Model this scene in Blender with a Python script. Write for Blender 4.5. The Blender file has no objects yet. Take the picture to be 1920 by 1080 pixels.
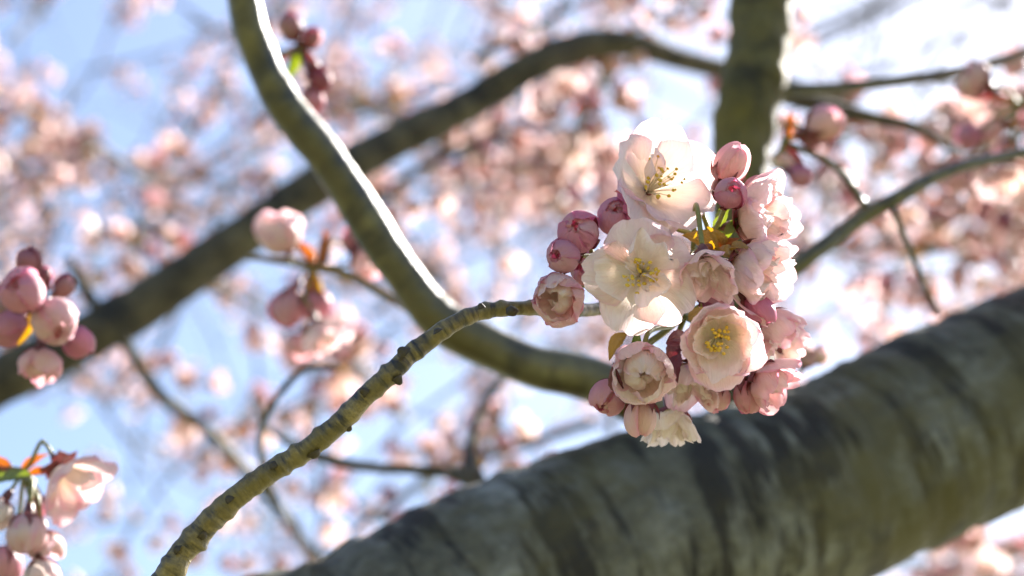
import bpy, math, random
from mathutils import Vector, Matrix, noise
R = math.radians
random.seed(11)
scene = bpy.context.scene
COL = scene.collection

# ---------------------------------------------------------------- camera
PITCH = R(30)
CAM = Vector((0, 0, 1.6))
AX_R = Vector((1, 0, 0))
AX_U = Vector((0, -math.sin(PITCH), math.cos(PITCH)))
AX_F = Vector((0, math.cos(PITCH), math.sin(PITCH)))
LENS, SENSOR = 50.0, 23.6
K = SENSOR / LENS / 1920.0            # metres per photo pixel at 1 m depth
cd = bpy.data.cameras.new("camera")
cd.lens = LENS; cd.sensor_width = SENSOR; cd.clip_start = 0.02; cd.clip_end = 3000
cd.dof.use_dof = True; cd.dof.focus_distance = 0.745; cd.dof.aperture_fstop = 5.2
cam = bpy.data.objects.new("camera", cd); COL.objects.link(cam)
cam.location = CAM; cam.rotation_euler = (R(90) + PITCH, 0, 0)
scene.camera = cam

# ---------------------------------------------------------------- sky, sun, exposure
SUN_EL, SUN_AZ = R(40), R(43)          # azimuth to the right of the view direction (+Y)
w = bpy.data.worlds.new("World"); scene.world = w; w.use_nodes = True
nt = w.node_tree; bg = nt.nodes["Background"]
sky = nt.nodes.new("ShaderNodeTexSky"); sky.sky_type = 'NISHITA'; sky.sun_disc = False
sky.sun_elevation = SUN_EL; sky.sun_rotation = SUN_AZ
sky.air_density = 1.0; sky.dust_density = 1.9; sky.ozone_density = 3.0
nt.links.new(sky.outputs[0], bg.inputs[0]); bg.inputs[1].default_value = 0.05
sd = bpy.data.lights.new("sun", 'SUN'); sd.energy = 5.0; sd.angle = R(0.53); sd.color = (1.0, 0.95, 0.88)
sun = bpy.data.objects.new("sun", sd); COL.objects.link(sun)
sdir = Vector((math.cos(SUN_EL) * math.sin(SUN_AZ), math.cos(SUN_EL) * math.cos(SUN_AZ), math.sin(SUN_EL)))
sun.rotation_euler = sdir.to_track_quat('Z', 'Y').to_euler(); sun.location = (3, 3, 8)
scene.view_settings.view_transform = 'Standard'; scene.view_settings.look = 'None'
scene.view_settings.gamma = 1.0; scene.view_settings.exposure = 2.4
scene.view_settings.use_curve_mapping = False
scene.render.engine = 'CYCLES'
scene.cycles.use_denoising = True
scene.cycles.max_bounces = 8; scene.cycles.diffuse_bounces = 5; scene.cycles.transmission_bounces = 6
scene.cycles.sample_clamp_indirect = 6

# ---------------------------------------------------------------- helpers
def P(px, py, d):
    """photo pixel + depth along the view axis -> world point"""
    return CAM + AX_F * d + AX_R * ((px - 960) * K * d) + AX_U * ((540 - py) * K * d)
def axis(x, y, z):
    """direction: x right, y up, z towards the camera"""
    return (AX_R * x + AX_U * y - AX_F * z).normalized()
def nz(x, y=0, z=0): return noise.noise(Vector((x, y, z)))
def lerp(a, b, t): return a + (b - a) * t
def clamp(x, a=0.0, b=1.0): return max(a, min(b, x))

class Geo:
    def __init__(s): s.v = []; s.f = []; s.m = []; s.bk = []; s.tint = []
    def add(s, verts, faces, mat=0, bk=None, tint=(1, 1, 1)):
        o = len(s.v); s.v += [tuple(x) for x in verts]
        s.f += [tuple(i + o for i in f) for f in faces]; s.m += [mat] * len(faces)
        s.bk += bk if bk else [(0, 0, 0)] * len(verts)
        s.tint += [(*tint[:3], tint[3] if len(tint) > 3 else 1.0)] * len(verts)
    def merge(s, g, M, matmap):
        o = len(s.v); s.v += [tuple(M @ Vector(x)) for x in g.v]
        s.f += [tuple(i + o for i in f) for f in g.f]; s.m += [matmap[k] for k in g.m]
        s.bk += g.bk; s.tint += g.tint
    def mesh(s, name, mats):
        me = bpy.data.meshes.new(name); me.from_pydata(s.v, [], s.f)
        for m in mats: me.materials.append(m)
        me.polygons.foreach_set("material_index", s.m)
        me.polygons.foreach_set("use_smooth", [True] * len(s.f))
        a = me.attributes.new("bk", 'FLOAT_VECTOR', 'POINT'); a.data.foreach_set("vector", [c for b in s.bk for c in b])
        a = me.attributes.new("tint", 'FLOAT_COLOR', 'POINT'); a.data.foreach_set("color", [c for b in s.tint for c in b])
        me.update(); return me
def link(name, data, parent=None, M=None):
    o = bpy.data.objects.new(name, data); COL.objects.link(o)
    if parent is not None: o.parent = parent
    if M is not None: o.matrix_basis = M
    return o
def tag(o, label, cat, group=None, kind=None):
    if label: o['label'] = label
    if cat: o['category'] = cat
    if group: o['group'] = group
    if kind: o['kind'] = kind
    return o

def spline(pts, rads, step):
    """Catmull-Rom through pts, resampled; returns points and radii"""
    n = len(pts); out = []; ro = []
    for i in range(n - 1):
        p0 = pts[max(i - 1, 0)]; p1 = pts[i]; p2 = pts[i + 1]; p3 = pts[min(i + 2, n - 1)]
        k = max(2, int((p2 - p1).length / step))
        for j in range(k):
            t = j / k; t2 = t * t; t3 = t2 * t
            out.append(0.5 * ((2 * p1) + (p2 - p0) * t + (2 * p0 - 5 * p1 + 4 * p2 - p3) * t2 + (3 * p1 - p0 - 3 * p2 + p3) * t3))
            ro.append(lerp(rads[i], rads[i + 1], t * t * (3 - 2 * t)))
    out.append(pts[-1].copy()); ro.append(rads[-1])
    return out, ro
def tube(g, pts, rads, seg=12, step=0.01, disp=None, mat=0, tint=(1, 1, 1), smooth=True):
    if smooth: pts, rads = spline(pts, rads, step)
    vs = []; bk = []; fs = []
    T = (pts[1] - pts[0]).normalized()
    N = T.cross(Vector((0.31, 0.22, 0.93))).normalized(); s = 0.0
    n = len(pts)
    for i, p in enumerate(pts):
        if i: s += (p - pts[i - 1]).length
        T2 = (pts[min(i + 1, n - 1)] - pts[max(i - 1, 0)]).normalized()
        N = (N - T2 * N.dot(T2)).normalized(); B = T2.cross(N)
        for k in range(seg):
            a = 2 * math.pi * k / seg; c, si = math.cos(a), math.sin(a)
            r = rads[i]
            if disp: r += disp(c * rads[i], si * rads[i], s, rads[i], i / (n - 1))
            vs.append(p + (N * c + B * si) * r); bk.append((c * rads[i], si * rads[i], s))
    for i in range(n - 1):
        for k in range(seg):
            a = i * seg + k; b = i * seg + (k + 1) % seg
            fs.append((a, b, b + seg, a + seg))
    o = len(vs); vs += [pts[0], pts[-1]]; bk += [(0, 0, 0), (0, 0, s)]
    for k in range(seg):
        fs.append((o, (k + 1) % seg, k)); e = (n - 1) * seg
        fs.append((o + 1, e + k, e + (k + 1) % seg))
    g.add(vs, fs, mat, bk, tint)

# ---------------------------------------------------------------- materials
def newmat(name):
    m = bpy.data.materials.new(name); m.use_nodes = True
    t = m.node_tree
    for n in list(t.nodes): t.nodes.remove(n)
    out = t.nodes.new("ShaderNodeOutputMaterial")
    return m, t, out
def N_(t, typ, **kw):
    n = t.nodes.new(typ)
    for k, v in kw.items(): setattr(n, k, v)
    return n
def attr(t, name): return N_(t, "ShaderNodeAttribute", attribute_name=name)
def mapped(t, src, scale):
    m = N_(t, "ShaderNodeMapping"); t.links.new(src, m.inputs[0]); m.inputs['Scale'].default_value = scale
    return m.outputs[0]
def ntex(t, vec, scale=1.0, detail=3.0, rough=0.55):
    n = N_(t, "ShaderNodeTexNoise"); t.links.new(vec, n.inputs['Vector'])
    n.inputs['Scale'].default_value = scale; n.inputs['Detail'].default_value = detail; n.inputs['Roughness'].default_value = rough
    return n.outputs[0]
def ramp(t, fac, stops):
    r = N_(t, "ShaderNodeValToRGB"); t.links.new(fac, r.inputs[0]); e = r.color_ramp.elements
    while len(e) < len(stops): e.new(0.5)
    for k, (p, c) in enumerate(stops): e[k].position = p; e[k].color = (*c, 1)
    return r.outputs[0]
def mixc(t, f, a, b, mode='MIX'):
    n = N_(t, "ShaderNodeMix", data_type='RGBA', blend_type=mode)
    for inp, v in ((n.inputs[0], f), (n.inputs[6], a), (n.inputs[7], b)):
        if isinstance(v, (int, float)): inp.default_value = v
        elif isinstance(v, tuple): inp.default_value = (*v, 1)
        else: t.links.new(v, inp)
    return n.outputs[2]
def math_(t, op, a, b=None, clampit=False):
    n = N_(t, "ShaderNodeMath", operation=op, use_clamp=clampit)
    for i, v in enumerate((a, b)):
        if v is None: continue
        if isinstance(v, (int, float)): n.inputs[i].default_value = v
        else: t.links.new(v, n.inputs[i])
    return n.outputs[0]
def bump(t, h, strength, dist):
    b = N_(t, "ShaderNodeBump"); t.links.new(h, b.inputs['Height'])
    b.inputs['Strength'].default_value = strength; b.inputs['Distance'].default_value = dist
    return b.outputs[0]

def thin_leafy(name, cream, trans, veins=(46, 3.0), vein_amt=0.35, gloss=0.05, deep_edge=0.5, vein_mul=(0.86, 0.62, 0.66)):
    """thin plant tissue: diffuse + translucent; 'tint' is its pigment, 'bk' = (across, along, seed)"""
    m, t, out = newmat(name); L = t.links
    a = attr(t, "bk"); tint = attr(t, "tint")
    sep = N_(t, "ShaderNodeSeparateXYZ"); L.new(a.outputs['Vector'], sep.inputs[0])
    v, tt, sd_ = sep.outputs
    along = math_(t, 'POWER', tt, 1.3)
    edge = math_(t, 'POWER', math_(t, 'ABSOLUTE', v), 4.0)
    f = math_(t, 'ADD', math_(t, 'MULTIPLY', along, 0.75), math_(t, 'MULTIPLY', edge, deep_edge), True)
    blot = ntex(t, mapped(t, a.outputs['Vector'], (1.5, 1.5, 7)), 1.6, 3)
    f = math_(t, 'MULTIPLY', f, math_(t, 'ADD', math_(t, 'MULTIPLY', blot, 1.1), 0.42), True)
    f = math_(t, 'MAXIMUM', f, tint.outputs['Alpha'])
    col = mixc(t, f, cream, tint.outputs['Color'])
    vein = ntex(t, mapped(t, a.outputs['Vector'], (veins[0] / 2, veins[1], 9)), 1.0, 2)
    vf = math_(t, 'MULTIPLY', math_(t, 'SUBTRACT', vein, 0.5, True), 2.6 * vein_amt, True)
    col = mixc(t, vf, col, vein_mul, 'MULTIPLY')
    h = math_(t, 'ADD', vein, math_(t, 'MULTIPLY', blot, 1.5))
    nrm = bump(t, h, 0.45, 0.0012)
    d = N_(t, "ShaderNodeBsdfDiffuse"); tr = N_(t, "ShaderNodeBsdfTranslucent"); mx = N_(t, "ShaderNodeMixShader")
    L.new(col, d.inputs[0]); L.new(nrm, d.inputs['Normal'])
    sat = N_(t, "ShaderNodeHueSaturation"); L.new(col, sat.inputs['Color']); sat.inputs['Saturation'].default_value = 1.15
    L.new(sat.outputs[0], tr.inputs[0]); L.new(nrm, tr.inputs['Normal'])
    mx.inputs[0].default_value = trans; L.new(d.outputs[0], mx.inputs[1]); L.new(tr.outputs[0], mx.inputs[2])
    gl = N_(t, "ShaderNodeBsdfGlossy"); gl.inputs['Roughness'].default_value = 0.42; gl.inputs[0].default_value = (1, 1, 1, 1)
    L.new(nrm, gl.inputs['Normal'])
    m2 = N_(t, "ShaderNodeMixShader"); m2.inputs[0].default_value = gloss
    L.new(mx.outputs[0], m2.inputs[1]); L.new(gl.outputs[0], m2.inputs[2]); L.new(m2.outputs[0], out.inputs[0])
    return m
M_PETAL = thin_leafy("petal_tissue", (0.92, 0.85, 0.71), 0.5, vein_amt=0.42)
M_LEAF = thin_leafy("young_leaf", (0.20, 0.17, 0.04), 0.5, veins=(14, 9), vein_amt=0.5, gloss=0.08, deep_edge=0.3, vein_mul=(0.55, 0.5, 0.4))

def solid(name, base, rough=0.5, var=0.35, scale=900.0, sss=0.0):
    m, t, out = newmat(name); L = t.links
    b = N_(t, "ShaderNodeBsdfPrincipled"); b.inputs['Roughness'].default_value = rough
    tc = N_(t, "ShaderNodeTexCoord"); n = ntex(t, tc.outputs['Object'], scale, 3)
    col = mixc(t, n, tuple(c * (1 - var) for c in base), tuple(min(1, c * (1 + var)) for c in base))
    tint = attr(t, "tint"); col = mixc(t, 1.0, col, tint.outputs['Color'], 'MULTIPLY')
    L.new(col, b.inputs['Base Color']); L.new(b.outputs[0], out.inputs[0])
    L.new(bump(t, n, 0.3, 0.0006), b.inputs['Normal'])
    if sss: b.inputs['Subsurface Weight'].default_value = sss; b.inputs['Subsurface Radius'].default_value = (0.002, 0.0015, 0.0006)
    return m
M_CALYX = solid("calyx_skin", (0.13, 0.035, 0.035), 0.45)
M_PEDICEL = solid("pedicel_skin", (0.20, 0.19, 0.045), 0.45, sss=0.3)
M_ANTHER = solid("anther_pollen", (0.72, 0.47, 0.06), 0.8, 0.25, 2500)
M_FILAMENT = solid("filament", (0.80, 0.74, 0.55), 0.5, 0.1)

def bark(name, dark, mid, pale, band, cross, moss=None, grain=1.0, rough=0.75, pale_amt=(0.56, 0.72), dark_at=(0.36, 0.52), bumpd=0.003, sheen=0.0):
    """cherry bark: bands across the stem (bk z = metres along it, bk xy = metres round it)"""
    m, t, out = newmat(name); L = t.links
    a = attr(t, "bk").outputs['Vector']
    n1 = ntex(t, mapped(t, a, (cross, cross, band)), 1.0, 4, 0.6)
    n2 = ntex(t, mapped(t, a, (cross * 1.5, cross * 1.5, cross * 1.2)), 1.0, 5, 0.65)
    n3 = ntex(t, mapped(t, a, (cross * 9 * grain, cross * 9 * grain, band * 2.2)), 1.0, 4, 0.7)
    c = ramp(t, n2, [(pale_amt[0] - 0.16, mid), (pale_amt[1], pale)])
    dk = ramp(t, n1, [(dark_at[0], (1, 1, 1)), (dark_at[1], (0, 0, 0))])
    c = mixc(t, dk, c, dark)
    c = mixc(t, 0.75, c, ramp(t, n3, [(0.3, (0.45, 0.45, 0.45)), (0.72, (1.45, 1.45, 1.45))]), 'MULTIPLY')
    if moss:
        n4 = ntex(t, mapped(t, a, (cross * .8, cross * .8, cross * .55)), 1.0, 4, 0.65)
        c = mixc(t, ramp(t, n4, [(0.46, (0, 0, 0)), (0.62, (0.8, 0.8, 0.8))]), c, moss)
    b = N_(t, "ShaderNodeBsdfPrincipled"); b.inputs['Roughness'].default_value = rough
    L.new(c, b.inputs['Base Color']); b.inputs['Coat Weight'].default_value = sheen; b.inputs['Coat Roughness'].default_value = 0.3
    h = math_(t, 'ADD', n1, math_(t, 'MULTIPLY', n3, 0.7))
    L.new(bump(t, h, 0.7, bumpd), b.inputs['Normal']); L.new(b.outputs[0], out.inputs[0])
    return m
M_TRUNK = bark("trunk_bark", (0.018, 0.014, 0.009), (0.095, 0.088, 0.06), (0.23, 0.23, 0.21), 70, 16, moss=(0.09, 0.074, 0.022), dark_at=(0.43, 0.53), pale_amt=(0.60, 0.68))
M_LIMB = bark("limb_bark", (0.018, 0.014, 0.003), (0.065, 0.05, 0.009), (0.17, 0.145, 0.05), 70, 22, moss=(0.075, 0.055, 0.005), rough=0.42, sheen=0.5, bumpd=0.002)
M_MOSSY = bark("mossy_limb_bark", (0.024, 0.02, 0.005), (0.085, 0.07, 0.014), (0.15, 0.125, 0.045), 60, 26, moss=(0.15, 0.115, 0.008))
M_TWIG = bark("twig_bark", (0.014, 0.009, 0.004), (0.135, 0.092, 0.022), (0.30, 0.22, 0.08), 300, 60, moss=(0.16, 0.115, 0.02), rough=0.45, dark_at=(0.38, 0.53), bumpd=0.0012, sheen=0.25)
M_STUB = solid("bud_stub_skin", (0.05, 0.033, 0.013), 0.6, 0.6, 1500)
M_FAR = bark("far_bark", (0.018, 0.014, 0.009), (0.06, 0.045, 0.024), (0.13, 0.108, 0.065), 40, 20, rough=0.75)

# ---------------------------------------------------------------- ground (below the view)
def ground_mat():
    m, t, out = newmat("lawn"); tc = N_(t, "ShaderNodeTexCoord")
    n = ntex(t, tc.outputs['Object'], 0.8, 8, 0.7)
    b = N_(t, "ShaderNodeBsdfPrincipled"); b.inputs['Roughness'].default_value = 0.9
    t.links.new(ramp(t, n, [(0.35, (0.05, 0.07, 0.02)), (0.65, (0.13, 0.12, 0.06))]), b.inputs['Base Color']); t.links.new(b.outputs[0], out.inputs[0])
    return m
g = Geo(); NG = 24
gv = []; gf = []
for i in range(NG + 1):
    for j in range(NG + 1):
        f = lambda k: math.copysign(abs(2 * k / NG - 1) ** 2.5 * 900, k - NG / 2)
        x, y = f(i), f(j); gv.append((x, y, 0.06 * nz(x * .3, y * .3) if abs(x) + abs(y) < 60 else 0))
for i in range(NG):
    for j in range(NG):
        a = i * (NG + 1) + j; gf.append((a, a + NG + 1, a + NG + 2, a + 1))
g.add(gv, gf)
tag(link("ground", g.mesh("ground", [ground_mat()])), "short spring lawn under the cherry tree", None, kind="structure")

# ---------------------------------------------------------------- trunk and limbs
def W(px, d): return 0.5 * px * K * d            # radius from a width in photo pixels

def trunk_disp(x, y, s, r, u):
    b = nz(x * 15, y * 15, s * 80); c = nz(x * 22 + 5, y * 22, s * 110); l = nz(x * 6 + 9, y * 6, s * 5)
    k = nz(x * 70, y * 70 + 3, s * 120)
    return r * (0.05 * l - 0.05 * max(0, -b - 0.05) * 2 + 0.022 * c + 0.012 * k)
def limb_disp(x, y, s, r, u):
    return r * (0.12 * nz(x * 30, y * 30, s * 22) + 0.10 * nz(x * 50, y * 50 + 4, s * 70) + 0.06 * nz(x * 120, y * 120 + 9, s * 210))
def branch(name, label, pix, mat, seg=20, step=0.008, disp=limb_disp, cat="branch", group=None, extra_start=(), extra_end=()):
    """pix: (x, y, width px, depth)"""
    pts = [Vector(p) for p, _ in extra_start] + [P(x, y, d) for x, y, w_, d in pix] + [Vector(p) for p, _ in extra_end]
    rads = [r for _, r in extra_start] + [W(w_, d) for x, y, w_, d in pix] + [r for _, r in extra_end]
    o = pts[0].copy(); g = Geo(); tube(g, [p - o for p in pts], rads, seg, step, disp)
    ob = link(name, g.mesh(name, [mat])); ob.location = o
    if label: tag(ob, label, cat, group)
    return ob

branch("cherry_trunk", "thick grey-green cherry trunk with dark horizontal bark bands, leaning below the blossoms",
       [(300, 1480, 440, 1.0), (680, 1245, 425, 1.03), (940, 1112, 415, 1.06), (1180, 1022, 405, 1.09), (1400, 958, 398, 1.12), (1580, 895, 395, 1.15), (1775, 802, 390, 1.18), (2010, 700, 380, 1.22), (2300, 560, 350, 1.28), (2700, 300, 300, 1.4)],
       M_TRUNK, seg=120, step=0.0045, disp=trunk_disp, cat="tree trunk",
       extra_start=[((-0.62, 1.0, -0.1), 0.20), ((-0.56, 0.98, 0.25), 0.135), ((-0.44, 0.93, 0.9), 0.115), ((-0.33, 0.86, 1.5), 0.112)])
branch("arching_limb", "olive bare limb with sunlit upper edge, curving down diagonally behind the blossom twig",
       [(250, -1300, 40, 1.3), (330, -800, 48, 1.2), (400, -400, 54, 1.12), (440, -120, 58, 1.10), (458, 0, 62, 1.10), (482, 90, 66, 1.10), (525, 180, 68, 1.1), (585, 262, 70, 1.1), (640, 335, 72, 1.1), (700, 430, 74, 1.1), (752, 512, 76, 1.1), (805, 580, 80, 1.1), (858, 622, 84, 1.1), (930, 655, 80, 1.1), (1010, 688, 80, 1.1), (1090, 708, 82, 1.1), (1180, 745, 86, 1.1), (1290, 830, 95, 1.12), (1400, 930, 110, 1.13)],
       M_LIMB, seg=28, step=0.005)
branch("mossy_upright_limb", "upright mossy yellow-green limb rising behind the top flower",
       [(1700, -1500, 80, 1.7), (1600, -900, 98, 1.5), (1530, -500, 110, 1.36), (1470, -160, 118, 1.30), (1432, 0, 114, 1.28), (1424, 80, 118, 1.27), (1412, 150, 126, 1.26), (1400, 210, 116, 1.25), (1392, 290, 104, 1.24), (1388, 400, 104, 1.22), (1390, 560, 112, 1.2), (1400, 760, 130, 1.18), (1420, 950, 160, 1.17)],
       M_MOSSY, seg=40, step=0.005)
branch("side_branch", "thin dark branch joining the mossy upright limb, rising to the upper right sky",
       [(1425, 168, 30, 1.26), (1480, 168, 26, 1.26), (1570, 165, 23, 1.27), (1680, 152, 22, 1.28), (1770, 140, 22, 1.29), (1850, 122, 21, 1.3), (1930, 95, 20, 1.31), (2100, 30, 18, 1.33)], M_LIMB, seg=14)
branch("side_branch", "short dark branch leaving the mossy limb just below another, its end lost among blossoms",
       [(1420, 165, 36, 1.34), (1480, 180, 36, 1.36), (1560, 203, 30, 1.37), (1640, 222, 26, 1.38), (1720, 240, 20, 1.38), (1800, 290, 12, 1.38)], M_FAR, seg=12)
branch("side_branch", "slender olive branch rising from behind the right-hand flowers past a row of red sprigs",
       [(1400, 760, 44, 1.17), (1395, 660, 36, 1.12), (1420, 570, 31, 1.07), (1500, 495, 30, 1.06), (1560, 450, 31, 1.07), (1620, 405, 30, 1.08), (1680, 372, 27, 1.08), (1740, 338, 24, 1.09), (1810, 310, 22, 1.1), (1920, 286, 20, 1.12), (2100, 240, 18, 1.14)], M_LIMB, seg=16)
branch("twiglet", "short thin twig standing up from the slender olive branch, ending in a pink bud",
       [(1632, 400, 18, 1.08), (1612, 372, 16, 1.08), (1585, 330, 14, 1.08), (1545, 298, 13, 1.08), (1490, 275, 12, 1.08), (1465, 262, 9, 1.08)], M_LIMB, seg=10, cat="twig")
branch("twiglet", "thin twig hanging down from the slender olive branch toward the trunk",
       [(1672, 385, 13, 1.09), (1690, 430, 12, 1.09), (1712, 480, 12, 1.1), (1728, 525, 11, 1.1), (1742, 552, 10, 1.1), (1760, 590, 8, 1.12)], M_LIMB, seg=10, cat="twig")
branch("far_limb", "heavy blurred grey-brown limb crossing far behind the arching limb",
       [(-1300, 1700, 170, 1.3), (-800, 1250, 145, 1.45), (-450, 960, 122, 1.58), (-160, 800, 108, 1.67), (-20, 722, 101, 1.67), (120, 655, 96, 1.69), (260, 575, 90, 1.72), (400, 482, 84, 1.75), (520, 398, 79, 1.77), (640, 318, 76, 1.79), (760, 255, 72, 1.82), (880, 195, 67, 1.85), (990, 128, 64, 1.87), (1090, 88, 60, 1.90), (1180, 82, 52, 1.92), (1300, 118, 41, 1.97), (1440, 150, 34, 2.02), (1600, 190, 26, 2.07)], M_FAR, seg=24, step=0.01)
branch("far_branch", "dark forked stub branch rising from behind the trunk shoulder",
       [(905, 960, 60, 1.3), (890, 905, 46, 1.3), (880, 860, 24, 1.32), (890, 800, 18, 1.35), (915, 745, 16, 1.38), (960, 690, 14, 1.4), (985, 640, 10, 1.42)], M_FAR, seg=12)
branch("far_branch", "dark level branch running left from the stub behind the trunk shoulder",
       [(890, 905, 36, 1.3), (840, 886, 22, 1.32), (760, 880, 20, 1.34), (690, 876, 20, 1.36), (620, 862, 22, 1.38), (560, 838, 18, 1.4), (500, 800, 12, 1.42), (480, 750, 10, 1.42)], M_FAR, seg=12)
branch("far_branch", "pale blurred branch sloping down under the heavy far limb",
       [(130, 480, 16, 1.7), (170, 560, 26, 1.7), (240, 650, 24, 1.7), (300, 740, 24, 1.72), (380, 800, 22, 1.75), (450, 870, 24, 1.8), (530, 960, 20, 1.9), (600, 1060, 18, 2.0), (650, 1160, 16, 2.0)], M_FAR, seg=12)
branch("far_branch", "slim curved twig dropping from the drooping white blossoms beside the arching limb",
       [(640, 690, 10, 1.2), (575, 690, 12, 1.2), (530, 730, 13, 1.2), (500, 780, 14, 1.22), (488, 830, 14, 1.25), (500, 900, 14, 1.3), (540, 980, 12, 1.35)], M_FAR, seg=10)

# ---------------------------------------------------------------- petals, flowers, buds
def petal_geo(g, seed, phi0, phi1, L, Wd, az, off=0.0, cup=0.0, twist=0.0, ruf=0.06, frill=0.03, notch=0.07, amax=1.9,
              r0=0.0016, tint=(0.85, 0.55, 0.60), nu=13, nv=12, zs=1.0, mat=0, point=0.0, tilt=0.0, k=1.0, jag=1.0):
    """a petal as a patch of a surface of revolution about +Z, then ruffled. phi = angle of the profile from +Z"""
    prof = []; rho = r0; z = 0.0; M = 40
    for i in range(M + 1):
        t = i / M; ph = phi0 + (phi1 - phi0) * t ** k; prof.append((rho, z, ph))
        rho = max(0.0004, rho + math.sin(ph) * L / M); z += math.cos(ph) * L / M * zs
    vs = []; bk = []; fs = []
    for i in range(nu + 1):
        t0 = i / nu
        for j in range(nv + 1):
            v = 2 * j / nv - 1
            lf = 1 - 0.20 * abs(v) ** 2.4 - notch * math.exp(-(v / 0.13) ** 2) + jag * (0.045 * nz(v * 4.5, seed * 3.1, 0) + 0.02 * nz(v * 13, seed * 1.7, 4))
            if point: lf = 1 - point * abs(v) ** 1.3
            t = clamp(t0 * lf, 0, 0.9999) ; q = t * M; a = int(q); fr = q - a
            rr = lerp(prof[a][0], prof[a + 1][0], fr); zz = lerp(prof[a][1], prof[a + 1][1], fr); ph = lerp(prof[a][2], prof[a + 1][2], fr)
            sh = 0.24 + 0.76 * math.sin(min(t0 / 0.62, 1) * math.pi / 2) ** 1.2
            if t0 > 0.62: sh *= 1 - (0.9 if point else 0.30) * ((t0 - 0.62) / 0.38) ** 2
            wv = v * Wd * 0.5 * sh
            al = clamp(wv / max(rr, 0.0006), -amax * abs(v) if v else 0, amax * abs(v) if v else 0)
            d = off + cup * L * v * v * t + twist * L * v * t
            d += ruf * L * (t ** 1.3) * nz(v * 1.5 + seed, t * 2.2, seed * 7.7) * 1.6
            d += frill * L * (t ** 3 + abs(v) ** 4 * t) * nz(v * 4.0, t * 4.5, seed * 5.3) * 2
            rr2 = rr - math.cos(ph) * d; zz2 = zz + math.sin(ph) * d
            if tilt: rr2, zz2 = rr2 * math.cos(tilt) + zz2 * math.sin(tilt), zz2 * math.cos(tilt) - rr2 * math.sin(tilt)
            vs.append((rr2 * math.cos(az + al), rr2 * math.sin(az + al), zz2)); bk.append((v, t0, seed * 3.7 % 9))
    for i in range(nu):
        for j in range(nv):
            a = i * (nv + 1) + j; fs.append((a, a + 1, a + nv + 2, a + nv + 1))
    g.add(vs, fs, mat, bk, tint)

# pigments; the fourth number is how far the pink reaches down to the base of the petal
WHITE = (0.91, 0.77, 0.80, 0.0); PALE = (0.86, 0.49, 0.61, 0.12); PINK = (0.80, 0.30, 0.45, 0.6); ROSE = (0.66, 0.13, 0.31, 0.88); DEEP = (0.34, 0.025, 0.09, 0.96)
def mixt(a, b, t): return tuple(lerp(x, y, t) for x, y in zip(a, b))

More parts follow.
